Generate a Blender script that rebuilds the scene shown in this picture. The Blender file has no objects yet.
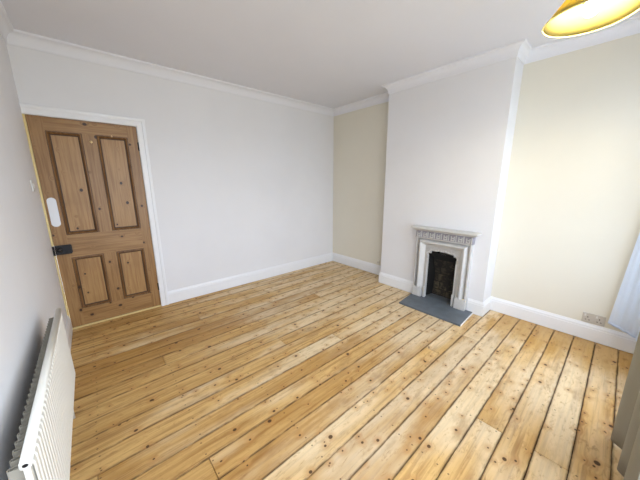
import bpy, bmesh, math, random
from mathutils import Vector, Matrix
random.seed(7)
S = bpy.context.scene
COL = S.collection
PI = math.pi

# ------------------------------------------------------------------ room numbers (metres)
W, H = 3.593, 2.598          # alcove wall x, ceiling z
XB = 3.346                   # chimney breast face x
YA, YB = -1.257, -2.579      # breast corners y
YW = -3.74                   # window wall inner face y
SK = 0.158                   # skirting height

# ------------------------------------------------------------------ node helpers
def new_mat(name):
    m = bpy.data.materials.new(name); m.use_nodes = True
    nt = m.node_tree; b = nt.nodes['Principled BSDF']
    return m, nt, b
def N(nt, t, **kw):
    n = nt.nodes.new(t)
    for k, v in kw.items(): setattr(n, k, v)
    return n
def setin(n, **kw):
    for k, v in kw.items(): n.inputs[k].default_value = v
def math_(nt, op, a, b=None, c=None, clamp=False):
    n = N(nt, 'ShaderNodeMath', operation=op); n.use_clamp = clamp
    for i, v in enumerate((a, b, c)):
        if v is None: continue
        if isinstance(v, (int, float)): n.inputs[i].default_value = v
        else: nt.links.new(v, n.inputs[i])
    return n.outputs[0]
def mix(nt, fac, a, b, mode='MIX'):
    n = N(nt, 'ShaderNodeMix', data_type='RGBA', blend_type=mode)
    for sock, v in ((n.inputs['Factor'], fac), (n.inputs[6], a), (n.inputs[7], b)):
        if isinstance(v, (int, float)): sock.default_value = v
        elif isinstance(v, tuple): sock.default_value = v if len(v) == 4 else v + (1,)
        else: nt.links.new(v, sock)
    return n.outputs[2]
def ramp(nt, fac, lo, hi, smooth=True):
    n = N(nt, 'ShaderNodeMapRange'); n.interpolation_type = 'SMOOTHSTEP' if smooth else 'LINEAR'
    nt.links.new(fac, n.inputs['Value']); n.inputs['From Min'].default_value = lo; n.inputs['From Max'].default_value = hi
    return n.outputs['Result']
def noise(nt, vec, scale, detail=3, rough=.5, dist=0):
    n = N(nt, 'ShaderNodeTexNoise'); setin(n, Scale=scale, Detail=detail, Roughness=rough, Distortion=dist)
    if vec is not None: nt.links.new(vec, n.inputs['Vector'])
    return n.outputs['Fac']
def bump(nt, b, height, strength=.2, dist=.01):
    n = N(nt, 'ShaderNodeBump'); n.inputs['Strength'].default_value = strength; n.inputs['Distance'].default_value = dist
    nt.links.new(height, n.inputs['Height']); nt.links.new(n.outputs[0], b.inputs['Normal'])
def comb(nt, x, y, z=0.0):
    n = N(nt, 'ShaderNodeCombineXYZ')
    for i, v in enumerate((x, y, z)):
        if isinstance(v, (int, float)): n.inputs[i].default_value = v
        else: nt.links.new(v, n.inputs[i])
    return n.outputs[0]
def objcoord(nt):
    t = N(nt, 'ShaderNodeTexCoord'); return t.outputs['Object']
def sep(nt, v):
    n = N(nt, 'ShaderNodeSeparateXYZ'); nt.links.new(v, n.inputs[0]); return n.outputs

def plain(name, col, rough=.6, metal=0, bscale=None, bstr=.1, var=0.0, vscale=3):
    m, nt, b = new_mat(name)
    b.inputs['Base Color'].default_value = col + (1,)
    b.inputs['Roughness'].default_value = rough; b.inputs['Metallic'].default_value = metal
    co = objcoord(nt)
    if var:
        f = noise(nt, co, vscale, 4, .6)
        c2 = tuple(max(0, c * (1 - var)) for c in col)
        nt.links.new(mix(nt, f, col, c2), b.inputs['Base Color'])
    if bscale: bump(nt, b, noise(nt, co, bscale, 3, .6), bstr, .004)
    return m

def pine(name, pale, deep, knotcol, coords='OBJ_Z', grain=34, knots=6.0, kn=.5, gloss=.4):
    """pine for the door; fibres run along the given object axis"""
    m, nt, b = new_mat(name)
    o = sep(nt, objcoord(nt))
    L_, A_, B_ = (o[2], o[0], o[1]) if coords == 'OBJ_Z' else (o[0], o[2], o[1])
    kv = N(nt, 'ShaderNodeTexVoronoi', voronoi_dimensions='2D'); kv.inputs['Scale'].default_value = knots
    kp = comb(nt, math_(nt, 'MULTIPLY', L_, .8), A_)
    nt.links.new(kp, kv.inputs['Vector'])
    rnd = sep(nt, kv.outputs['Color'])
    rad = math_(nt, 'MULTIPLY', math_(nt, 'GREATER_THAN', rnd[0], kn), math_(nt, 'MULTIPLY_ADD', rnd[1], .05, .035))
    d = math_(nt, 'SUBTRACT', kv.outputs['Distance'], rad)
    near = ramp(nt, d, .14, 0)
    g = comb(nt, math_(nt, 'MULTIPLY', L_, 1.4), math_(nt, 'MULTIPLY_ADD', near, .03, math_(nt, 'MULTIPLY', A_, 1.0)), B_)
    mp = N(nt, 'ShaderNodeMapping'); mp.inputs['Scale'].default_value = (1, grain, grain); nt.links.new(g, mp.inputs[0])
    f1 = noise(nt, mp.outputs[0], 1.6, 4, .6, .4)
    f2 = noise(nt, g, 3.0, 2, .5)
    c = mix(nt, ramp(nt, f1, .35, .68), pale, deep)
    c = mix(nt, math_(nt, 'MULTIPLY', ramp(nt, f2, .45, .75), .45), c, deep)
    c = mix(nt, math_(nt, 'MULTIPLY', near, .35), c, deep)
    c = mix(nt, ramp(nt, d, .018, -.01), c, knotcol)
    nt.links.new(c, b.inputs['Base Color'])
    b.inputs['Roughness'].default_value = gloss
    bump(nt, b, f1, .12, .002)
    return m

# ------------------------------------------------------------------ materials
WALLC = (.80, .793, .803)
def paint(name, col, mottle=.03):
    m, nt, b = new_mat(name); co = objcoord(nt)
    f = noise(nt, co, 1.3, 4, .6)
    c2 = tuple(c * (1 - mottle) for c in col)
    nt.links.new(mix(nt, ramp(nt, f, .35, .7), col, c2), b.inputs['Base Color'])
    b.inputs['Roughness'].default_value = .75
    h = noise(nt, co, 55, 3, .6)
    bump(nt, b, h, .10, .003)
    return m
M = {}
M['wall'] = paint('white_wall_paint', WALLC)
M['cream'] = paint('lamp_warmed_wall_paint', (.79, .75, .64))  # alcove wall: white paint with yellow lamp light tinted into the colour
M['ceil'] = paint('ceiling_paint', (.785, .785, .825), .02)
M['coving'] = paint('coving_paint', (.83, .83, .86), .02)
M['gloss'] = plain('white_gloss_paint', (.86, .86, .87), .3, bscale=25, bstr=.05)
M['iron_white'] = plain('painted_cast_iron', (.70, .685, .66), .45, bscale=60, bstr=.35, var=.25, vscale=14)
M['iron_relief'] = plain('painted_iron_relief', (.38, .36, .40), .45, bscale=110, bstr=.9, var=.35, vscale=60)
M['plate_relief'] = plain('painted_fine_relief', (.60, .58, .55), .45, bscale=130, bstr=1.0, var=.4, vscale=85)
M['slate'] = plain('hearth_slate', (.17, .195, .22), .55, bscale=18, bstr=.6, var=.6, vscale=9)
M['radiator'] = plain('radiator_enamel', (.76, .74, .67), .35)
M['fin'] = plain('galvanised_fin', (.40, .37, .30), .5, 0, var=.3, vscale=12)
M['black'] = plain('black_japanned_iron', (.012, .011, .012), .4, .3)
M['china'] = plain('white_china', (.83, .84, .87), .2)
M['brass'] = plain('brass', (.80, .62, .34), .3, .9)
M['plastic'] = plain('white_plastic', (.70, .69, .66), .4)
M['steel'] = plain('brushed_steel', (.62, .58, .52), .4, .2, var=.2, vscale=90)
M['hole'] = plain('socket_hole', (.10, .09, .08), .8)
M['soot'] = plain('sooty_iron', (.006, .0055, .005), .9)
M['dark'] = plain('underfloor_dark', (.02, .012, .007), .9)
M['jamb'] = plain('hall_lit_strip', (.88, .70, .32), .45, var=.2, vscale=9)  # yellow hall light put into the colour of the door-edge strips
M['doorv'] = pine('door_pine_upright', (.36, .20, .074), (.245, .122, .038), (.05, .02, .01))
M['doorh'] = pine('door_pine_level', (.37, .207, .076), (.245, .122, .038), (.05, .02, .01), 'OBJ_X')
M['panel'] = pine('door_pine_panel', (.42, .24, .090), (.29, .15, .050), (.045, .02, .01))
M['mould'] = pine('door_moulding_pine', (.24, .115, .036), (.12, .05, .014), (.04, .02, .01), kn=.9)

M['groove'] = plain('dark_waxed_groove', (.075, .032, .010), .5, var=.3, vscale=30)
def brick_mat():
    m, nt, b = new_mat('sooty_fire_brick'); o = sep(nt, objcoord(nt))
    br = N(nt, 'ShaderNodeTexBrick'); nt.links.new(comb(nt, o[1], o[2]), br.inputs['Vector'])
    setin(br, Scale=1.0); br.inputs['Brick Width'].default_value = .17; br.inputs['Row Height'].default_value = .1
    br.inputs['Mortar Size'].default_value = .006
    br.inputs['Color1'].default_value = (.10, .082, .05, 1); br.inputs['Color2'].default_value = (.055, .043, .03, 1)
    br.inputs['Mortar'].default_value = (.02, .017, .012, 1)
    f = noise(nt, objcoord(nt), 9, 4, .7)
    nt.links.new(mix(nt, ramp(nt, f, .38, .56), br.outputs['Color'], (.02, .017, .014)), b.inputs['Base Color'])
    b.inputs['Roughness'].default_value = .9
    bump(nt, b, f, .6, .01)
    return m
M['brick'] = brick_mat()

def fabric(name, col, trans, mixf, weave=900):
    m, nt, b = new_mat(name)
    out = nt.nodes['Material Output']
    b.inputs['Base Color'].default_value = col + (1,); b.inputs['Roughness'].default_value = .9
    tr = N(nt, 'ShaderNodeBsdfTranslucent'); tr.inputs[0].default_value = trans + (1,)
    mx = N(nt, 'ShaderNodeMixShader'); mx.inputs[0].default_value = mixf
    nt.links.new(b.outputs[0], mx.inputs[1]); nt.links.new(tr.outputs[0], mx.inputs[2])
    nt.links.new(mx.outputs[0], out.inputs['Surface'])
    f = noise(nt, objcoord(nt), weave, 2, .5); bump(nt, b, f, .15, .001)
    return m
M['curtain'] = fabric('taupe_curtain_cloth', (.42, .395, .32), (.40, .36, .27), .18)
M['sheer'] = fabric('white_sheer_cloth', (.80, .87, 1.0), (.80, .88, 1.0), .5)
M['shade'] = fabric('yellow_lampshade_cloth', (.20, .18, .06), (.62, .50, .12), .32, 500)

M['rim'] = fabric('pale_yellow_binding', (.90, .82, .45), (.9, .8, .4), .4, 500)
def emit(name, col, s):
    m = bpy.data.materials.new(name); m.use_nodes = True; nt = m.node_tree
    nt.nodes.remove(nt.nodes['Principled BSDF'])
    e = nt.nodes.new('ShaderNodeEmission'); e.inputs[0].default_value = col + (1,); e.inputs[1].default_value = s
    nt.links.new(e.outputs[0], nt.nodes['Material Output'].inputs['Surface'])
    return m
M['bulb'] = emit('lit_bulb', (1.0, .82, .46), 400)

def glass_mat():
    m = bpy.data.materials.new('window_glass'); m.use_nodes = True; nt = m.node_tree
    nt.nodes.remove(nt.nodes['Principled BSDF'])
    t = nt.nodes.new('ShaderNodeBsdfTransparent'); t.inputs[0].default_value = (.96, .98, .98, 1)
    g = nt.nodes.new('ShaderNodeBsdfGlossy'); g.inputs['Roughness'].default_value = .02
    x = nt.nodes.new('ShaderNodeMixShader'); x.inputs[0].default_value = .06
    nt.links.new(t.outputs[0], x.inputs[1]); nt.links.new(g.outputs[0], x.inputs[2])
    nt.links.new(x.outputs[0], nt.nodes['Material Output'].inputs['Surface'])
    return m
M['glass'] = glass_mat()

def floor_mat():
    m, nt, b = new_mat('stripped_pine_boards')
    o = sep(nt, objcoord(nt))
    at = N(nt, 'ShaderNodeAttribute', attribute_name='board'); a = sep(nt, at.outputs['Color'])   # r,g,b: per-board randoms
    uv = N(nt, 'ShaderNodeUVMap', uv_map='UVMap'); u = sep(nt, uv.outputs[0])                      # v: 0..1 across the board
    xs = math_(nt, 'MULTIPLY_ADD', a[0], 37.0, o[0]); ys = math_(nt, 'MULTIPLY_ADD', a[1], 11.0, o[1])
    # knots
    def knotset(scale, keep, r0, r1, seed):
        kv = N(nt, 'ShaderNodeTexVoronoi', voronoi_dimensions='2D'); kv.inputs['Scale'].default_value = scale
        nt.links.new(comb(nt, math_(nt, 'ADD', math_(nt, 'MULTIPLY', xs, .85), seed), ys), kv.inputs['Vector'])
        rnd = sep(nt, kv.outputs['Color'])
        ok = math_(nt, 'GREATER_THAN', rnd[0], keep)
        rad = math_(nt, 'MULTIPLY_ADD', math_(nt, 'POWER', rnd[1], 2.0), r1, r0)
        d = math_(nt, 'DIVIDE', math_(nt, 'SUBTRACT', kv.outputs['Distance'], rad), scale)      # metres beyond the knot's rim
        d = math_(nt, 'ADD', d, math_(nt, 'MULTIPLY', math_(nt, 'SUBTRACT', 1.0, ok), 1.0))
        return d, rnd
    d1, r1 = knotset(5.6, .50, .03, .034, 0)
    d2, r2 = knotset(12.0, .66, .03, .04, 5.3)
    d = math_(nt, 'MINIMUM', d1, d2)
    near = ramp(nt, d, .035, .0)
    # grain
    gy = math_(nt, 'MULTIPLY_ADD', near, .012, ys)
    gv = comb(nt, math_(nt, 'MULTIPLY', xs, 1.6), math_(nt, 'MULTIPLY', gy, 46.0))
    f1 = noise(nt, gv, 1.0, 5, .62, .6)
    gv2 = comb(nt, math_(nt, 'MULTIPLY', xs, 1.0), math_(nt, 'MULTIPLY', gy, 11.0))
    f2 = noise(nt, gv2, 1.3, 3, .5, 1.2)
    pale = (.68, .43, .165); mid = (.43, .225, .06); deep = (.27, .12, .028)
    base = mix(nt, ramp(nt, math_(nt, 'MULTIPLY_ADD', a[2], .35, math_(nt, 'MULTIPLY', f2, .8)), .28, .85), pale, mid)
    c = mix(nt, math_(nt, 'MULTIPLY', ramp(nt, f1, .44, .68), .6), base, deep)
    en0 = noise(nt, comb(nt, math_(nt, 'MULTIPLY', xs, 2.0), math_(nt, 'MULTIPLY', ys, 9.0)), 2.0, 4, .65)
    # worn patches, paler rightwards as painted-in daylight; browner stains of their own shape
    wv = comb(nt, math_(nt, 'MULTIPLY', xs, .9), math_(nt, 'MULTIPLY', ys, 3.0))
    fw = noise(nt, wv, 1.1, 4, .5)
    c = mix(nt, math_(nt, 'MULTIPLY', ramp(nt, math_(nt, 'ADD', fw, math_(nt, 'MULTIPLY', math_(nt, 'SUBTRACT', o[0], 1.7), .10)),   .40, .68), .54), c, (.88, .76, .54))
    fs = noise(nt, comb(nt, math_(nt, 'MULTIPLY', xs, 1.6), math_(nt, 'MULTIPLY', ys, 4.5)), 2.1, 4, .6)
    c = mix(nt, math_(nt, 'MULTIPLY', ramp(nt, fs, .50, .76), .5), c, (.25, .115, .035))
    # old orange varnish left along the edge of the right alcove
    vy = math_(nt, 'MULTIPLY_ADD', fs, .5, math_(nt, 'MULTIPLY', o[1], -1.0)); vx = math_(nt, 'MULTIPLY_ADD', en0, .5, o[0])
    c = mix(nt, math_(nt, 'MULTIPLY', math_(nt, 'MULTIPLY', ramp(nt, vx, 3.2, 3.5), ramp(nt, vy, 2.9, 3.0)), .62), c, (.52, .27, .045))
    # fine scuffs and grime specks left by sanding
    fm = noise(nt, comb(nt, math_(nt, 'MULTIPLY', xs, 9.0), math_(nt, 'MULTIPLY', ys, 26.0)), 1.6, 5, .72, .8)
    c = mix(nt, math_(nt, 'MULTIPLY', ramp(nt, fm, .52, .72), .55), c, (.33, .16, .045))
    fq = noise(nt, comb(nt, math_(nt, 'MULTIPLY', xs, 3.2), math_(nt, 'MULTIPLY', ys, 10.0)), 1.7, 4, .65, 1.0)
    c = mix(nt, math_(nt, 'MULTIPLY', ramp(nt, fq, .60, .74), .6), c, (.25, .115, .035))
    # dirt worked into the board edges
    e = math_(nt, 'ABSOLUTE', math_(nt, 'SUBTRACT', u[1], .5))
    en = noise(nt, comb(nt, math_(nt, 'MULTIPLY', xs, 3.0), math_(nt, 'MULTIPLY', ys, 3.0)), 2.5, 3, .6)
    ef = math_(nt, 'MULTIPLY', ramp(nt, e, .425, .50), ramp(nt, en, .25, .6))
    c = mix(nt, math_(nt, 'MULTIPLY', ef, .75), c, (.09, .04, .012))
    # knots: ring, heart
    c = mix(nt, math_(nt, 'MULTIPLY', near, .45), c, (.46, .22, .065))
    c = mix(nt, math_(nt, 'MULTIPLY', ramp(nt, d, .0035, -.001), .92), c, (.055, .022, .008))
    # nail holes at the joists
    fx = math_(nt, 'SUBTRACT', math_(nt, 'FRACT', math_(nt, 'DIVIDE', math_(nt, 'SUBTRACT', math_(nt, 'MULTIPLY_ADD', a[0], .03, o[0]), .395), .4417)), .5)
    dx = math_(nt, 'MULTIPLY', fx, .4417)
    dy = math_(nt, 'MULTIPLY', math_(nt, 'SUBTRACT', e, .30), .138)
    dn = math_(nt, 'SQRT', math_(nt, 'ADD', math_(nt, 'MULTIPLY', dx, dx), math_(nt, 'MULTIPLY', dy, dy)))
    c = mix(nt, math_(nt, 'MULTIPLY', ramp(nt, dn, .006, .003), .7), c, (.05, .022, .01))
    nt.links.new(c, b.inputs['Base Color'])
    b.inputs['Roughness'].default_value = .5
    b.inputs['Specular IOR Level'].default_value = .22
    hh = math_(nt, 'MULTIPLY_ADD', near, .6, f1)
    bump(nt, b, hh, .12, .003)
    return m
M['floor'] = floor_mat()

# ------------------------------------------------------------------ mesh helpers
class MB:
    def __init__(s): s.bm = bmesh.new(); s.mats = []
    def mi(s, m):
        if m not in s.mats: s.mats.append(m)
        return s.mats.index(m)
    def box(s, x0, x1, y0, y1, z0, z1, m='wall', bev=0):
        k = s.mi(m)
        vs = [s.bm.verts.new((x, y, z)) for x in (x0, x1) for y in (y0, y1) for z in (z0, z1)]
        fs = [s.bm.faces.new([vs[i] for i in q]) for q in ((0,1,3,2),(4,6,7,5),(0,4,5,1),(2,3,7,6),(0,2,6,4),(1,5,7,3))]
        for f in fs: f.material_index = k
        if bev:
            es = list({e for f in fs for e in f.edges})
            r = bmesh.ops.bevel(s.bm, geom=es, offset=bev, segments=2, affect='EDGES', profile=.7)
            for f in r['faces']: f.material_index = k
        return s
    def quad(s, pts, m):
        f = s.bm.faces.new([s.bm.verts.new(p) for p in pts]); f.material_index = s.mi(m); return f
    def grid(s, rows, m, closed=False, smooth=True):
        """rows: list of rings/rows of points, skinned"""
        k = s.mi(m); V = [[s.bm.verts.new(p) for p in r] for r in rows]
        n = len(V[0])
        for i in range(len(V) - 1):
            for j in range(n if closed else n - 1):
                f = s.bm.faces.new((V[i][j], V[i][(j+1) % n], V[i+1][(j+1) % n], V[i+1][j]))
                f.material_index = k; f.smooth = smooth
        return V
    def cap(s, vs, m):
        f = s.bm.faces.new(vs); f.material_index = s.mi(m)
    def lathe(s, prof, c, ax='z', seg=24, m='gloss', caps=True, smooth=True):
        rows = []
        for r, h in prof:
            ring = []
            for i in range(seg):
                t = 2*PI*i/seg; p, q = r*math.cos(t), r*math.sin(t)
                ring.append({'z': (c[0]+p, c[1]+q, c[2]+h), 'y': (c[0]+p, c[1]+h, c[2]+q), 'x': (c[0]+h, c[1]+p, c[2]+q)}[ax])
            rows.append(ring)
        V = s.grid(rows, m, True, smooth)
        if caps: s.cap(list(reversed(V[0])), m); s.cap(V[-1], m)
        return s
    def tube(s, pts, r, m, seg=10):
        pts = [Vector(p) for p in pts]; rows = []
        up = Vector((0, 0, 1))
        for i, p in enumerate(pts):
            d = (pts[min(i+1, len(pts)-1)] - pts[max(i-1, 0)]).normalized()
            a = d.cross(up)
            if a.length < 1e-3: a = d.cross(Vector((1, 0, 0)))
            a.normalize(); b_ = d.cross(a)
            rows.append([p + (a*math.cos(2*PI*j/seg) + b_*math.sin(2*PI*j/seg))*r for j in range(seg)])
        V = s.grid(rows, m, True); s.cap(list(reversed(V[0])), m); s.cap(V[-1], m)
        return s
    def prism(s, poly, ax, a0, a1, m):
        """poly in the two other axes (ordered x<y<z), extruded along ax"""
        def P(p, t):
            return {'x': (t, p[0], p[1]), 'y': (p[0], t, p[1]), 'z': (p[0], p[1], t)}[ax]
        V = s.grid([[P(p, a0) for p in poly], [P(p, a1) for p in poly]], m, True, False)
        s.cap(list(reversed(V[0])), m); s.cap(V[1], m)
        return s
    def build(s, name, parent=None, label=None, loc=None, **props):
        bmesh.ops.recalc_face_normals(s.bm, faces=s.bm.faces)
        me = bpy.data.meshes.new(name); s.bm.to_mesh(me); s.bm.free()
        for k in s.mats: me.materials.append(M[k])
        o = bpy.data.objects.new(name, me); COL.objects.link(o)
        if parent is not None:
            o.parent = parent; o.matrix_parent_inverse = Matrix.Translation(-parent.location)
        if label: o['label'] = label
        for k, v in props.items(): o[k] = v
        return o
def thing(name, label, cat, loc, group=None):
    o = bpy.data.objects.new(name, None); COL.objects.link(o); o.location = loc; o.empty_display_size = .05
    o['label'] = label; o['category'] = cat
    if group: o['group'] = group
    return o
ST = dict(kind='structure')

def sweep(mb, path, prof, m, closed=False, ends=True):
    """mitred sweep; the room is on the right-hand side of the path; prof = [(distance into room, z)]"""
    n = len(path); rows = []
    P = [Vector(p) for p in path]
    for i in range(n):
        dirs = []
        if closed or i > 0: dirs.append((P[i] - P[i-1]).normalized())
        if closed or i < n-1: dirs.append((P[(i+1) % n] - P[i]).normalized())
        ns = [Vector((d.y, -d.x)) for d in dirs]
        if len(ns) == 2:
            b_ = ns[0] + ns[1]; v = b_ / (b_.dot(ns[0]))
        else: v = ns[0]
        rows.append([(P[i].x + v.x*d, P[i].y + v.y*d, z) for d, z in prof])
    if closed: rows.append(rows[0])
    V = mb.grid(rows, m, True, False)
    if ends and not closed: mb.cap(list(reversed(V[0])), m); mb.cap(V[-1], m)

# ------------------------------------------------------------------ floor: real boards with gaps
pitch = .1395
mb = MB()
col_l = mb.bm.loops.layers.color.new('board'); uv_l = mb.bm.loops.layers.uv.new('UVMap')
kF = mb.mi('floor')
seams = []
y = .055
while y > YW - .02:
    seams.append(y); y -= pitch
joints = {}
def seg_index(yv): return int((.055 - yv) / pitch)
for yy, xx in ((-1.2, .6), (-1.03, 2.37), (-2.28, .605), (-3.13, 1.93), (-3.42, 1.94), (-1.6, 1.47), (-1.87, 1.9), (-.55, 1.04), (-2.0, .16), (-.8, 2.81), (-2.7, 2.81), (-2.5, 2.37)):
    joints.setdefault(seg_index(yy), []).append(xx)
def board(x0, x1, y0, y1, seed):
    r = random.Random(seed)
    c = (r.random(), r.random(), r.random(), 1)
    b_ = .0022; dz = r.uniform(-.0008, .0006)
    pts = [[(x0, y0, -.02), (x0, y1, -.02), (x1, y1, -.02), (x1, y0, -.02)],
           [(x0, y0, dz-b_), (x0, y1, dz-b_), (x1, y1, dz-b_), (x1, y0, dz-b_)],
           [(x0+b_, y0+b_, dz), (x0+b_, y1-b_, dz), (x1-b_, y1-b_, dz), (x1-b_, y0+b_, dz)]]
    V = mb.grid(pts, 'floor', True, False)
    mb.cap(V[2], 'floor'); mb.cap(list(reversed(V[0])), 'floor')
    for f in set(f for row in V for v in row for f in v.link_faces):
        for l in f.loops:
            l[col_l] = c; l[uv_l].uv = (l.vert.co.x, (l.vert.co.y - y0) / (y1 - y0))
for i in range(len(seams)):
    r = random.Random(100 + i)
    g = r.choice((.0032, .0042, .0052, .0036)) + (.0022 if seams[i] > -1.9 else 0)
    y1, y0 = seams[i] - g/2, seams[i] - pitch + .0012
    xs = [-.02] + sorted(joints.get(i, [])) + [W + .02]
    for k in range(len(xs) - 1):
        board(xs[k] + .001, xs[k+1] - .0015, y0, y1, 1000 + i*7 + k)
mb.box(-.02, W+.02, YW-.02, .06, -.06, -.0215, 'dark')
mb.build('floor', **ST)

# ------------------------------------------------------------------ walls
T = .16
DX1 = .80; DZ = 1.995
mb = MB(); mb.box(DX1, W + T, 0, T, -.06, H + .02); mb.box(-T, DX1, 0, T, DZ, H + .02)
mb.build('wall_back', **ST)
mb = MB(); mb.box(-T, 0, YW, T, -.06, H + .02); mb.build('wall_left', **ST)
mb = MB(); mb.box(W, W + T, YW - T, 0, -.06, H + .02, 'cream'); mb.build('wall_right', **ST)
FY0, FY1, FZ = -2.335, -1.93, .70      # firebox hole in the breast
mb = MB()
mb.box(XB, W, FY1, YA, 0, H); mb.box(XB, W, YB, FY0, 0, H); mb.box(XB, W, FY0, FY1, FZ, H)
mb.build('wall_chimney', **ST)
WX0, WX1, WZ0, WZ1 = .14, 3.36, .42, 2.3
WT = .22
mb = MB()
mb.box(-T, WX0, YW - WT, YW, -.06, H + .02); mb.box(WX1, W, YW - WT, YW, -.06, H + .02)
mb.box(WX0, WX1, YW - WT, YW, -.06, WZ0); mb.box(WX0, WX1, YW - WT, YW, WZ1, H + .02)
mb.build('wall_front', **ST)
mb = MB(); mb.box(-T, W + T, YW - WT, T, H, H + .12, 'ceil'); mb.build('ceiling', **ST)

# coving all round
mb = MB()
cov = [(0, H), (0, 2.499), (.008, 2.499), (.010, 2.508)]
for i in range(9):
    t = i/8*PI/2
    cov.append((.054 - .044*math.cos(t), 2.510 + .068*math.sin(t)))
cov += [(.064, 2.582), (.066, H)]
ring = [(0, YW), (0, 0), (W, 0), (W, YA), (XB, YA), (XB, YB), (W, YB), (W, YW)]
sweep(mb, ring, cov, 'coving', closed=True)
mb.build('trim_1', **ST)

# skirtings
sk = [(0, 0.004), (.018, 0.004), (.018, .118), (.013, .122), (.016, .128), (.014, .138), (.007, .150), (.005, SK), (0, SK)]
def skirt(name, path):
    mb = MB(); sweep(mb, path, sk, 'gloss'); mb.build(name, **ST)
skirt('baseboard_back', [(.868, 0), (W, 0), (W, YA), (XB, YA), (XB, -1.795)])
skirt('baseboard_right', [(XB, -2.432), (XB, YB), (W, YB), (W, YW), (0, YW)])
skirt('baseboard_left', [(0, YW + .02), (0, -.004)])

# ------------------------------------------------------------------ window (behind the camera)
mb = MB(); fy0, fy1 = YW - .17, YW - .10
mb.box(WX0, WX1, fy0, fy1, WZ0, WZ0 + .06, 'gloss'); mb.box(WX0, WX1, fy0, fy1, WZ1 - .06, WZ1, 'gloss')
n = 3; wpan = (WX1 - WX0) / n
for i in range(n + 1):
    xx = WX0 + wpan*i; a_ = xx if i == 0 else xx - .03; b_ = xx if i == n else xx + .03
    mb.box(a_ - (0 if i else 0), b_ + (.06 if i == 0 else 0) - 0, fy0, fy1, WZ0 + .06, WZ1 - .06, 'gloss') if i < n else mb.box(xx - .06, xx, fy0, fy1, WZ0 + .06, WZ1 - .06, 'gloss')
mb.box(WX0, WX1, fy0 + .01, fy1 - .005, 1.72, 1.77, 'gloss')
win = mb.build('window_1', **ST)
for i in range(n):
    g = MB(); x0 = WX0 + wpan*i + .03; x1 = x0 + wpan - .06
    g.box(x0, x1, fy0 + .03, fy0 + .034, WZ0 + .06, WZ1 - .06, 'glass'); g.build('window_pane', win)
g = MB(); g.box(WX0 - .04, WX1 + .04, fy1, YW + .03, WZ0 - .03, WZ0, 'gloss', .004); g.build('window_sill', win)

# ------------------------------------------------------------------ door casing
mb = MB()
arch = [(0, 0), (0, .016), (.010, .019), (.024, .017), (.046, .014), (.054, .020), (.070, .022), (.078, .018), (.078, 0)]
AX = .790
rows = []
for zx in ('bottom', 'corner'):
    rows.append([(AX + d, -t, 0.0 if zx == 'bottom' else 1.985 + d) for d, t in arch])
rows.append([(0.0005, -t, 1.985 + d) for d, t in arch])
V = mb.grid(rows, 'gloss', True, False); mb.cap(list(reversed(V[0])), 'gloss'); mb.cap(V[-1], 'gloss')
# jamb linings
mb.box(.790, .7995, 0.001, T, 0, 1.9945, 'gloss')
mb.box(0, .790, .001, T, 1.985, 1.9945, 'gloss'); mb.box(0, .790, .044, .06, 1.96, 1.985, 'gloss')
mb.box(-.012, -.0002, .001, T, 0, 1.99, 'gloss') if False else None
mb.build('trim_2', **ST)
# strip down the latch side, its yellow painted in as hall light on the jamb
mb = MB()
mb.box(.0005, .0145, -.012, .05, .852, 1.984, 'jamb', .002)
mb.box(.0005, .0085, -.004, .05, .002, .758, 'jamb', .001)
mb.build('hall_light_strip', **ST)

mb = MB(); mb.box(.0105, .789, -.012, .055, .0012, .0135, 'jamb', .002); mb.build('added_threshold_light_strip', **ST)  # threshold strip added to read as light leaking under the door
# hallway beyond the door
mb = MB()
mb.box(-.5, 1.6, .062, 1.3, -.05, -.002, 'jamb'); mb.box(-.5, 1.6, 1.3, 1.35, 0, 2.5, 'wall')
mb.box(-.55, -.5, T, 1.3, 0, 2.5, 'wall'); mb.box(1.6, 1.65, T, 1.3, 0, 2.5, 'wall'); mb.box(-.5, 1.6, T, 1.3, 2.5, 2.55, 'wall')
mb.build('wall_hallway', **ST)

# ------------------------------------------------------------------ door leaf
LX0, LX1, LZ0, LZ1 = .0165, .787, .016, 1.983
door = thing('panelled_door', 'stripped brown pine four-panel door, closed, with black rim lock and white finger plate', 'door', (.4, .02, 0.0))
FYF, FYB = .000, .042       # face, back
xs_ = dict(l0=.114, l1=.354, r0=.456, r1=.702)
mb = MB()
mb.box(LX0, xs_['l0'], FYF, FYB, LZ0, LZ1, 'doorv'); mb.box(xs_['r1'], LX1, FYF, FYB, LZ0, LZ1, 'doorv')
mb.build('stile', door)
mb = MB()
for a_, b_ in ((LZ0, .190), (.720, .942), (1.868, LZ1)):
    mb.box(xs_['l0'], xs_['r1'], FYF + .0005, FYB, a_, b_, 'doorh')
mb.build('rail', door)
mb = MB()
for a_, b_ in ((.190, .720), (.942, 1.868)):
    mb.box(xs_['l1'], xs_['r0'], FYF + .0008, FYB, a_, b_, 'doorv')
mb.build('muntin', door)
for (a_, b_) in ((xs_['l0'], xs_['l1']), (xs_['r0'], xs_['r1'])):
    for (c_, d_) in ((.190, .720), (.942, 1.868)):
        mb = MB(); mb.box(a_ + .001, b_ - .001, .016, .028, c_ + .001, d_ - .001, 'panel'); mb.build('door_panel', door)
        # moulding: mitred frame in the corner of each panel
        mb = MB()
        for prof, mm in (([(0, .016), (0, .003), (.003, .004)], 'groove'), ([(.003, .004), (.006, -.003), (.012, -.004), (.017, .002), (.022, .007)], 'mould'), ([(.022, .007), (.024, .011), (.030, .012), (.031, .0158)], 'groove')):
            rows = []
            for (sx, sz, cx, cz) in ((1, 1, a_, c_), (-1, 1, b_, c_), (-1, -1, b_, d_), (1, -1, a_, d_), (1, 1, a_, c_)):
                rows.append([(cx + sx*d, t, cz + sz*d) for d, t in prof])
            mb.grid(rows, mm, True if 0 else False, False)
        mb.build('moulding', door)
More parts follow.
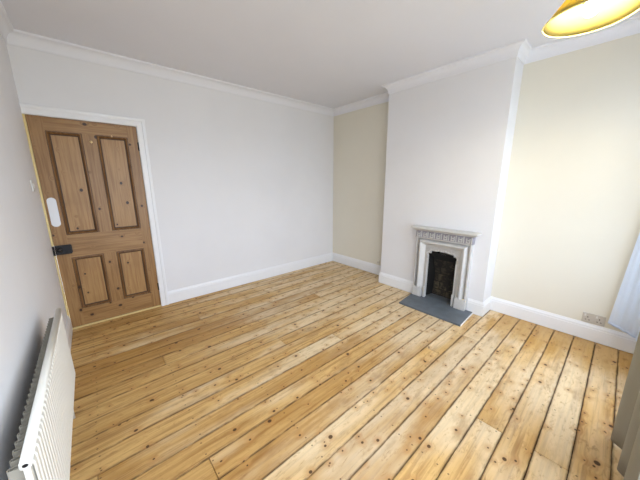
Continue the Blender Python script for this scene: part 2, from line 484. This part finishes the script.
# finger plate
mb = MB(); px, pw = .062, .031; pts = []
for i in range(13): t = PI*i/12; pts.append((px + pw*math.cos(t), 1.262 + pw*math.sin(t)))
for i in range(13): t = PI + PI*i/12; pts.append((px + pw*math.cos(t), 1.058 + pw*math.sin(t)))
mb.prism(pts, 'y', -.004, .0, 'china')
fp = mb.build('finger_plate', door, label='white oval-ended finger plate')
# rim lock
mb = MB(); mb.box(.018, .128, -.024, .0, .765, .853, 'black', .004)
mb.box(.108, .134, -.012, -.0045, .772, .846, 'black', .002)
lock = mb.build('rim_lock', door, label='black iron rim lock')
mb = MB(); mb.lathe([(.008, 0), (.008, -.018), (.016, -.024), (.021, -.034), (.018, -.044), (.006, -.048)], (.048, -.022, .815), 'y', 20, 'black'); mb.build('door_knob', lock)
mb = MB(); mb.lathe([(.007, 0), (.007, -.003), (.004, -.004)], (.092, -.0235, .79), 'y', 14, 'black'); mb.build('keyhole_cover', lock)
mb = MB(); mb.box(.0006, .0158, -.024, -.004, .762, .850, 'black', .002)
mb.build('lock_keep', door, label='black iron keep on the jamb')
for z in (.245, 1.79):
    mb = MB(); mb.box(.779, .7885, -.003, .0005, z - .04, z + .04, 'black')
    mb.lathe([(.0045, -.042), (.0045, .042)], (.7875, -.0045, z), 'z', 10, 'black'); mb.build('hinge', door)
for (hx, hz) in ((.412, 1.800), (.575, 1.868)):
    mb = MB(); s_ = 1 if hx < .5 else .6
    mb.lathe([(.012*s_, 0), (.012*s_, -.004), (.008*s_, -.006)], (hx, .0, hz), 'y', 16, 'brass')
    mb.tube([(hx, -.004, hz), (hx, -.022*s_, hz - .004), (hx, -.030*s_, hz - .018*s_), (hx, -.038*s_, hz - .012*s_), (hx, -.040*s_, hz)], .0035*s_, 'brass')
    mb.lathe([(.002, -.006*s_), (.006*s_, -.003), (.006*s_, .002), (.002, .006*s_)], (hx, -.040*s_, hz + .003), 'z', 12, 'brass')
    mb.build('coat_hook', door)

# ------------------------------------------------------------------ light switch, sockets
sw = thing('light_switch', 'small white light switch plate on the left wall beside the door', 'light switch', (0, -.352, 1.40))
mb = MB(); mb.box(0, .009, -.395, -.309, 1.357, 1.443, 'plastic', .002); mb.build('switch_plate', sw)
mb = MB(); mb.box(.009, .014, -.362, -.342, 1.383, 1.417, 'plastic', .0015); mb.build('rocker', sw)

so = thing('double_socket', 'double wall socket above the skirting board of the right alcove', 'socket', (W, -3.388, .21))
mb = MB(); mb.box(W - .011, W, -3.461, -3.315, .168, .254, 'steel', .002); mb.build('socket_plate', so)
for yc in (-3.425, -3.351):
    mb = MB()
    mb.box(W - .0118, W - .0108, yc - .004, yc + .004, .214, .224, 'hole')
    mb.box(W - .0118, W - .0108, yc - .016, yc - .007, .190, .197, 'hole'); mb.box(W - .0118, W - .0108, yc + .007, yc + .016, .190, .197, 'hole')
    mb.build('socket_holes', so)
    mb = MB(); mb.box(W - .016, W - .0108, yc + .012, yc + .024, .226, .246, 'plastic', .001); mb.build('rocker', so)
bp = MB(); bp.box(W - .010, W, -1.055, -1.005, .165, .235, 'cream', .002)
bp.box(W - .013, W - .0095, -1.040, -1.020, .185, .215, 'steel', .001)
bo = bp.build('blank_plate'); bo['label'] = 'tiny cream outlet plate low on the left alcove wall above skirting'; bo['category'] = 'outlet plate'

# ------------------------------------------------------------------ radiator
rad = thing('panel_radiator', 'long white ribbed panel radiator with exposed fins on the left wall', 'radiator', (0, -1.85, .2))
RY0, RY1, RZ0, RZ1 = -2.45, -1.265, .210, .682
mb = MB()
xf = .100; x_TR = .088
# ribbed front skin: continuous section across y, ribs run up and down
ncol = 35; wv = (RY1 - RY0 - .04) / ncol; prof = []
for i in range(ncol):
    y0 = RY0 + .02 + i*wv
    prof += [(xf - .003, y0), (xf - .003, y0 + wv*.22), (xf, y0 + wv*.36), (xf, y0 + wv*.86)]
prof.append((xf - .003, RY1 - .02))
rows = []
for (z, dx) in ((RZ0 + .002, -.012), (RZ0 + .012, -.003), (RZ0 + .03, 0), (RZ1 - .045, 0), (RZ1 - .034, -.003)):
    rows.append([(x + dx, y, z) for x, y in prof])
mb.grid(rows, 'radiator', False, False)
mb.box(.080, xf - .0058, RY0 + .004, RY1 - .004, RZ0, RZ1 - .02, 'radiator', .003)
mb.build('front_panel', rad)
mb = MB()
sec = []
for i in range(16):
    t = 2*PI*i/16
    sec.append((x_TR + .0125*math.copysign(abs(math.cos(t))**.7, math.cos(t)), RZ1 - .014 + .015*math.copysign(abs(math.sin(t))**.7, math.sin(t))))
rows = [[(x, yy, z) for x, z in sec] for yy in (RY0, RY1)]
V = mb.grid(rows, 'radiator', True); mb.cap(list(reversed(V[0])), 'radiator'); mb.cap(V[1], 'radiator')
mb.build('top_rail', rad)
mb = MB(); mb.lathe([(.006, 0), (.006, -.003), (.005, -.004)], (x_TR, RY0, RZ1 - .014), 'y', 16, 'black', True)
mb.lathe([(.0095, 0.001), (.0095, -.005), (.0065, -.005), (.0065, 0.001)], (x_TR, RY0, RZ1 - .014), 'y', 16, 'radiator', False)
mb.build('end_plug', rad)
# convector fins welded on the back
mb = MB()
nf = 32; pf = (RY1 - RY0 - .05) / nf
for i in range(nf):
    y0 = RY0 + .025 + i*pf
    sec_ = [(.0785, y0), (.048, y0 + .003), (.046, y0 + .006), (.046, y0 + pf*.36), (.048, y0 + pf*.36 + .003), (.0785, y0 + pf*.36 + .006)]
    inn = [(.0785, y0 + .0022), (.0495, y0 + .0052), (.0485, y0 + .007), (.0485, y0 + pf*.36 - .001), (.0495, y0 + pf*.36 + .001), (.0785, y0 + pf*.36 + .0038)]
    mb.prism(sec_ + inn[::-1], 'z', RZ0 + .03, RZ1 - .035, 'fin')
fo = mb.build('convector_fins', rad, label='pale grey convector fins')
for yy in (RY0 + .45, RY1 - .3):
    mb = MB(); mb.box(0, .005, yy - .02, yy + .02, RZ0 + .04, RZ0 + .17, 'radiator'); mb.box(.004, .048, yy - .003, yy + .003, RZ0 + .05, RZ0 + .09, 'radiator'); mb.box(.004, .048, yy - .003, yy + .003, RZ0 + .12, RZ0 + .15, 'radiator')
    mb.build('bracket', rad)
for yy in (RY1 - .12, RY0 + .12):
    mb = MB(); mb.tube([(.060, yy, RZ0 + .035), (.060, yy, 0.001)], .0075, 'radiator'); mb.build('pipe', rad)

# ------------------------------------------------------------------ fireplace
fpl = thing('fireplace', 'small cast iron bedroom fireplace with cream painted surround and scalloped arch opening', 'fireplace', (3.3, -2.115, .02))
yc = -2.113
FX = 3.288
# mantel shelf
mb = MB()
def shelf_poly(dx, dy, z): return [(XB, yc - .375 + dy, z), (3.215 + dx, yc - .375 + dy, z), (3.215 + dx, yc + .362 - dy, z), (XB, yc + .362 - dy, z)]
V = mb.grid([shelf_poly(.045, .04, .858), shelf_poly(.035, .03, .868), shelf_poly(.014, .012, .876), shelf_poly(.008, .008, .881), shelf_poly(0, 0, .884), shelf_poly(0, 0, .899), shelf_poly(.004, .004, .903)], 'iron_white', True, False)
mb.cap(list(reversed(V[0])), 'iron_white'); mb.cap(V[-1], 'iron_white')
mb.build('mantel_shelf', fpl)
# frieze with raised repeating ornament
mb = MB(); mb.box(3.278, XB, yc - .318, yc + .318, .770, .858, 'iron_relief')
mb.box(3.266, 3.272, yc - .322, yc + .322, .770, .778, 'iron_white', .002)
for i in range(8):
    y0 = yc - .318 + .636*(i + .5)/8
    mb.box(3.266, 3.279, y0 - .036, y0 - .029, .782, .850, 'iron_white', .002)
    mb.box(3.264, 3.279, y0 - .018, y0 + .022, .784, .794, 'iron_white', .002)
    mb.box(3.266, 3.279, y0 - .018, y0 - .010, .794, .836, 'iron_white', .002)
    mb.box(3.268, 3.279, y0 + .014, y0 + .022, .794, .836, 'iron_white', .002)
    mb.lathe([(.009, 0), (.008, -.006), (.004, -.009)], (3.278, y0 + .002, .814), 'x', 12, 'iron_white')
mb.build('frieze', fpl)
# pilasters: outer bead, channel, fillet; plinth blocks
for s_ in (-1, 1):
    def yb(a, b): return tuple(sorted((yc + s_*a, yc + s_*b)))
    mb = MB()
    a, b = yb(.218, .312); mb.box(3.322, XB, a, b, .022, .771, 'iron_white')
    for (p, q, x) in ((.297, .312, 3.284),):
        a, b = yb(p, q); mb.box(x, 3.323, a, b, .145, .771, 'iron_white', .003)
    a, b = yb(.200, .316); mb.box(3.272, XB, a, b, .0215, .145, 'iron_white', .004)
    a, b = yb(.228, .306); mb.box(3.267, 3.273, a, b, .04, .125, 'iron_white', .003)
    mb.build('pilaster', fpl)
# head of the frame and the ridged moulding that runs round it
mb = MB(); mb.box(3.322, XB, yc - .218, yc + .218, .694, .771, 'iron_white')
mb.box(3.290, 3.323, yc - .312, yc + .312, .760, .770, 'iron_white', .003)
mb.build('frame_head', fpl)
mb = MB(); rp = [(.200, 3.330), (.200, 3.312), (.206, 3.309), (.240, 3.272), (.244, 3.266), (.254, 3.266), (.258, 3.272), (.284, 3.318), (.284, 3.330)]
rows = [[(x, yc + a, .145) for a, x in rp], [(x, yc + a, .680 + a - .205) for a, x in rp], [(x, yc - a, .680 + a - .205) for a, x in rp], [(x, yc - a, .145) for a, x in rp]]
V = mb.grid(rows, 'iron_white', True, False); mb.cap(list(reversed(V[0])), 'iron_white'); mb.cap(V[-1], 'iron_white')
mb.build('ridged_moulding', fpl)
# recessed inner plate with cusped arch
hw, pw, pz = .163, .214, .692
arch_pts = []
def arc(cy, cz, r, t0, t1, n=6):
    return [(cy + r*math.cos(t0 + (t1 - t0)*i/n), cz + r*math.sin(t0 + (t1 - t0)*i/n)) for i in range(n + 1)]
half = [(hw, .022), (hw, .550)]
half += arc(hw - .020, .570, .024, -PI*.2, PI*.5, 5)
half += arc(hw - .052, .596, .024, -PI*.1, PI*.5, 5)
half += [(.060, .622), (.03, .630), (0, .624)]
outl = [(yc + a, z) for a, z in half] + [(yc - a, z) for a, z in reversed(half[:-1])]
out2 = []
for (yy, z) in outl:           # matching outer rim points
    a = yy - yc
    if z < .5: out2.append((yc + math.copysign(pw, a), z))
    else:
        d = Vector((a, z - .42)); k = min(pw/abs(a) if abs(a) > 1e-6 else 9e9, (pz - .42)/d.y if d.y > 0 else 9e9)
        out2.append((yc + a*k, .42 + d.y*k))
mb = MB()
mb.grid([[(3.340, *p) for p in outl], [(3.312, *p) for p in outl]], 'iron_white', False, False)
mb.grid([[(3.312, *p) for p in outl], [(3.312, *p) for p in out2]], 'plate_relief', False, False)
mb.grid([[(3.312, *p) for p in out2], [(3.340, *p) for p in out2]], 'iron_white', False, False)
mb.grid([[(3.340, *p) for p in out2], [(3.340, *p) for p in outl]], 'iron_white', False, False)
for s_ in (-1, 1):
    a, b = sorted((yc + s_*.164, yc + s_*.176)); mb.box(3.304, 3.3125, a, b, .022, .52, 'iron_white', .003)
    a, b = sorted((yc + s_*.158, yc + s_*.182)); mb.box(3.292, 3.3125, a, b, .022, .16, 'iron_white', .004)
for (a, z) in half[2:]:
    for s_ in (-1, 1): mb.lathe([(.006, 0), (.005, -.005), (.002, -.007)], (3.312, yc + s_*(a + .012), z + .012), 'x', 8, 'iron_white')
mb.build('arched_plate', fpl)
# firebox
mb = MB()
b0, b1 = 3.56, 3.40
oz = .66
mb.quad([(3.35, FY1, .0), (b0, FY1 - .05, .0), (b0, FY1 - .05, oz), (3.35, FY1, oz)], 'soot')
mb.quad([(3.35, FY0, .0), (3.35, FY0, oz), (b0, FY0 + .05, oz), (b0, FY0 + .05, .0)], 'soot')
mb.quad([(3.34, FY1, oz), (b0, FY1, oz), (b0, FY0, oz), (3.34, FY0, oz)], 'soot')
mb.build('firebox', fpl, label='sooty black inside of the firebox')
mb = MB()
mb.grid([[(3.50, FY1 - .03, .02), (3.50, FY0 + .03, .02)], [(3.53, FY1 - .03, .30), (3.53, FY0 + .03, .30)], [(3.46, FY1 - .03, .50), (3.46, FY0 + .03, .50)]], 'brick', False, False)
fb = mb.build('fire_back', fpl, label='soot-stained fire brick back')
mdf = fb.modifiers.new('thick', 'SOLIDIFY'); mdf.thickness = .02; mdf.offset = -1
# smoke hood edge and grate bars glimpsed inside
mb = MB()
mb.quad([(3.335, yc - .17, .60), (3.335, yc + .17, .60), (3.42, yc + .12, .50), (3.42, yc - .12, .50)], 'soot')
sh = mb.build('smoke_hood', fpl); mdf = sh.modifiers.new('thick', 'SOLIDIFY'); mdf.thickness = .004

# hearth slab
he = MB()
hp = [(2.948, yc + .292), (3.344, yc + .335), (3.344, yc - .384), (2.948, yc - .405)]
k = 'slate'
V = he.grid([[(x, y, 0.0) for x, y in hp], [(x, y, .016) for x, y in hp], [(x + (.004 if x < 3.1 else 0), y + (-.004 if y > yc else .004), .0205) for x, y in hp]], k, True, False)
he.cap(V[2], k); he.cap(list(reversed(V[0])), k)
ho = he.build('hearth_slab'); ho['label'] = 'blue-grey slate hearth slab on the floor in front of the fireplace'; ho['category'] = 'hearth'
tr = MB(); tr.prism([(2.955, yc - .4055), (2.955, yc - .410), (3.325, yc - .390), (3.325, yc - .3855)], 'z', .0005, .016, 'gloss'); tr.build('edging_strip', ho, label='thin white edging')
# firebox floor
mb = MB(); mb.box(3.3445, 3.56, FY0 + .001, FY1 - .001, 0.0, .022, 'slate'); mb.build('firebox_floor', fpl)

# ------------------------------------------------------------------ curtain and sheer
def cloth(pathfn, zs, name, mat, nseg, thick):
    rows = []
    for z in zs: rows.append([pathfn(i/nseg, z) for i in range(nseg + 1)])
    mb = MB(); mb.grid(rows, mat, False, True)
    return mb
def cpath(t, z):
    x = 2.335 - t*.62
    ph = t*.62/.205*2*PI
    amp = .022 + .006*math.sin(3*t + 1)
    flare = (2.3 - z)/2.3
    yy = -3.592 - .03*min(1, t*3) + amp*math.cos(ph) + .006*math.sin(ph*2 + z*1.3)*flare
    x += .010*math.sin(ph)*.6 - .012*(1 - flare)
    return (x, yy, z)
zs = [.012 + i*(2.33 - .012)/24 for i in range(25)]
mb = cloth(cpath, zs, 'curtain', 'curtain', 90, .003)
cu = mb.build('curtain'); cu['label'] = 'grey-brown curtain hanging in folds to the floor at the right edge'; cu['category'] = 'curtain'
md = cu.modifiers.new('thick', 'SOLIDIFY'); md.thickness = .003
def spath(t, z):
    P = [Vector(p) for p in ((3.512, -3.474), (3.500, -3.560), (3.478, -3.640), (3.30, -3.665), (2.95, -3.665))]
    q = t*4; i = min(3, int(q)); p = P[i].lerp(P[i+1], q - i)
    h = z - .24; lift = .058*(1 - math.exp(-t*0))*0
    k = max(0.0, 1 - t*2.0)
    y = p.y - .058*h*k
    x = p.x + .006*math.sin(t*40 + .5*z)*(min(1, t*5)) * (1 if t < .5 else 0)
    y = max(y + .006*math.sin(t*60)*(1 if t > .5 else 0), -3.70)
    return (x, y, z - .055*min(1, t*2) * max(0, 1 - h/.6))
zs = [.240, .248, .256] + [.28 + i*(2.33 - .28)/18 for i in range(19)]
mb = cloth(spath, zs, 'sheer', 'sheer', 70, .001)
sh = mb.build('sheer_curtain'); sh['label'] = 'pale blue-white sheer curtain hanging beside the right alcove wall'; sh['category'] = 'sheer curtain'
hm = MB(); rows = []
for z, o_ in ((.236, .003), (.236, -.003), (.254, -.003), (.254, .003)):
    rows.append([(spath(i/60, z)[0] + (o_ if i < 30 else 0), spath(i/60, z)[1] + (o_ if i >= 30 else 0), spath(i/60, z)[2]) for i in range(61)])
rows.append(rows[0]); hm.grid(rows, 'sheer', False, True); hm.build('hem', sh)
cr = MB(); cr.tube([(.2, -3.63, 2.35), (3.56, -3.63, 2.35)], .012, 'steel')
cro = cr.build('curtain_rail'); cro['label'] = 'metal curtain rail above the window'; cro['category'] = 'curtain rail'
for xx in (.3, 3.45):
    b_ = MB(); b_.box(xx - .008, xx + .008, YW, -3.625, 2.342, 2.358, 'steel'); b_.build('bracket', cro)

# ------------------------------------------------------------------ pendant lamp
LC = Vector((2.17, -3.168, 2.15)); LR = .167
lamp = thing('pendant_lamp', 'lit yellow coolie shade pendant lamp hanging from the ceiling', 'pendant lamp', (LC.x, LC.y, H))
mb = MB()
mb.lathe([(LR, 0), (LR*.80, .045), (.055, .155)], LC, 'z', 64, 'shade', False)
sd = mb.build('lamp_shade', lamp); md = sd.modifiers.new('thick', 'SOLIDIFY'); md.thickness = .0015
mb = MB(); rr = []
for i in range(65):
    t = 2*PI*i/64; rr.append((LC.x + LR*math.cos(t), LC.y + LR*math.sin(t), LC.z))
mb.tube(rr, .0028, 'rim', 8); mb.build('shade_rim', sd)
mb = MB(); mb.lathe([(.004, -.030), (.018, -.024), (.028, -.006), (.030, .008), (.024, .026), (.014, .042), (.013, .05)], (LC.x, LC.y, LC.z + .035), 'z', 24, 'bulb'); mb.build('bulb', lamp, label='lit bulb')
mb = MB(); mb.lathe([(.016, 0), (.018, .01), (.018, .05), (.006, .065)], (LC.x, LC.y, LC.z + .086), 'z', 20, 'plastic')
for k in range(3):
    t = 2*PI*k/3; mb.tube([(LC.x + .015*math.cos(t), LC.y + .015*math.sin(t), LC.z + .12), (LC.x + .055*math.cos(t), LC.y + .055*math.sin(t), LC.z + .153)], .0015, 'plastic', 6)
mb.build('lamp_holder', lamp)
mb = MB(); mb.tube([(LC.x, LC.y, LC.z + .14), (LC.x, LC.y, H - .02)], .0035, 'plastic', 8); mb.build('cord', lamp)
mb = MB(); mb.lathe([(.05, 0), (.048, -.012), (.02, -.028), (.008, -.03)], (LC.x, LC.y, H), 'z', 28, 'plastic'); mb.build('ceiling_rose', lamp)

# ------------------------------------------------------------------ light
w = bpy.data.worlds.new('overcast'); S.world = w; w.use_nodes = True
nt = w.node_tree; bg = nt.nodes['Background']
tc = nt.nodes.new('ShaderNodeTexCoord'); sp = nt.nodes.new('ShaderNodeSeparateXYZ'); nt.links.new(tc.outputs['Generated'], sp.inputs[0])
mr = nt.nodes.new('ShaderNodeMapRange'); mr.inputs['From Min'].default_value = -.15; mr.inputs['From Max'].default_value = .12
nt.links.new(sp.outputs[2], mr.inputs['Value'])
mx = nt.nodes.new('ShaderNodeMix'); mx.data_type = 'RGBA'
mx.inputs[6].default_value = (.42, .42, .40, 1); mx.inputs[7].default_value = (.82, .91, 1.10, 1)
nt.links.new(mr.outputs[0], mx.inputs['Factor']); nt.links.new(mx.outputs[2], bg.inputs[0])
bg.inputs[1].default_value = 7.0
def area(name, loc, rot, sx, sy, energy=0, col=(1, 1, 1), portal=False):
    l = bpy.data.lights.new(name, 'AREA'); l.shape = 'RECTANGLE'; l.size = sx; l.size_y = sy; l.energy = energy; l.color = col
    o = bpy.data.objects.new(name, l); COL.objects.link(o); o.location = loc; o.rotation_euler = rot
    if portal: l.cycles.is_portal = True
    return o
area('window_portal', ((WX0 + WX1)/2, YW - WT + .02, (WZ0 + WZ1)/2), (PI/2, 0, 0), WX1 - WX0, WZ1 - WZ0, portal=True)
hl = bpy.data.lights.new('hall_lamp', 'POINT'); hl.energy = 15; hl.color = (1, .86, .6); hl.shadow_soft_size = .08
ho_ = bpy.data.objects.new('hall_lamp', hl); COL.objects.link(ho_); ho_.location = (.45, .75, 1.9)

# ------------------------------------------------------------------ camera
cam = bpy.data.cameras.new('camera'); co_ = bpy.data.objects.new('camera', cam); COL.objects.link(co_); S.camera = co_
yaw, pit, rol = .7159, .2124, -.0034
cy, sy, cp, sp_ = math.cos(yaw), math.sin(yaw), math.cos(pit), math.sin(pit)
f = Vector((sy*cp, cy*cp, -sp_)); r = Vector((cy, -sy, 0)); u = r.cross(f)
r2 = math.cos(rol)*r + math.sin(rol)*u; u2 = -math.sin(rol)*r + math.cos(rol)*u
Mx = Matrix((r2, u2, -f)).transposed().to_4x4(); Mx.translation = Vector((.3191, -3.4046, 1.4113))
co_.matrix_world = Mx
cam.sensor_fit = 'HORIZONTAL'; cam.sensor_width = 36; cam.lens = 262.8485/640*36
cam.clip_start = .01; cam.clip_end = 100
vs = S.view_settings
vs.view_transform = 'Standard'; vs.look = 'None'; vs.gamma = 1; vs.use_curve_mapping = False; vs.exposure = 0.5
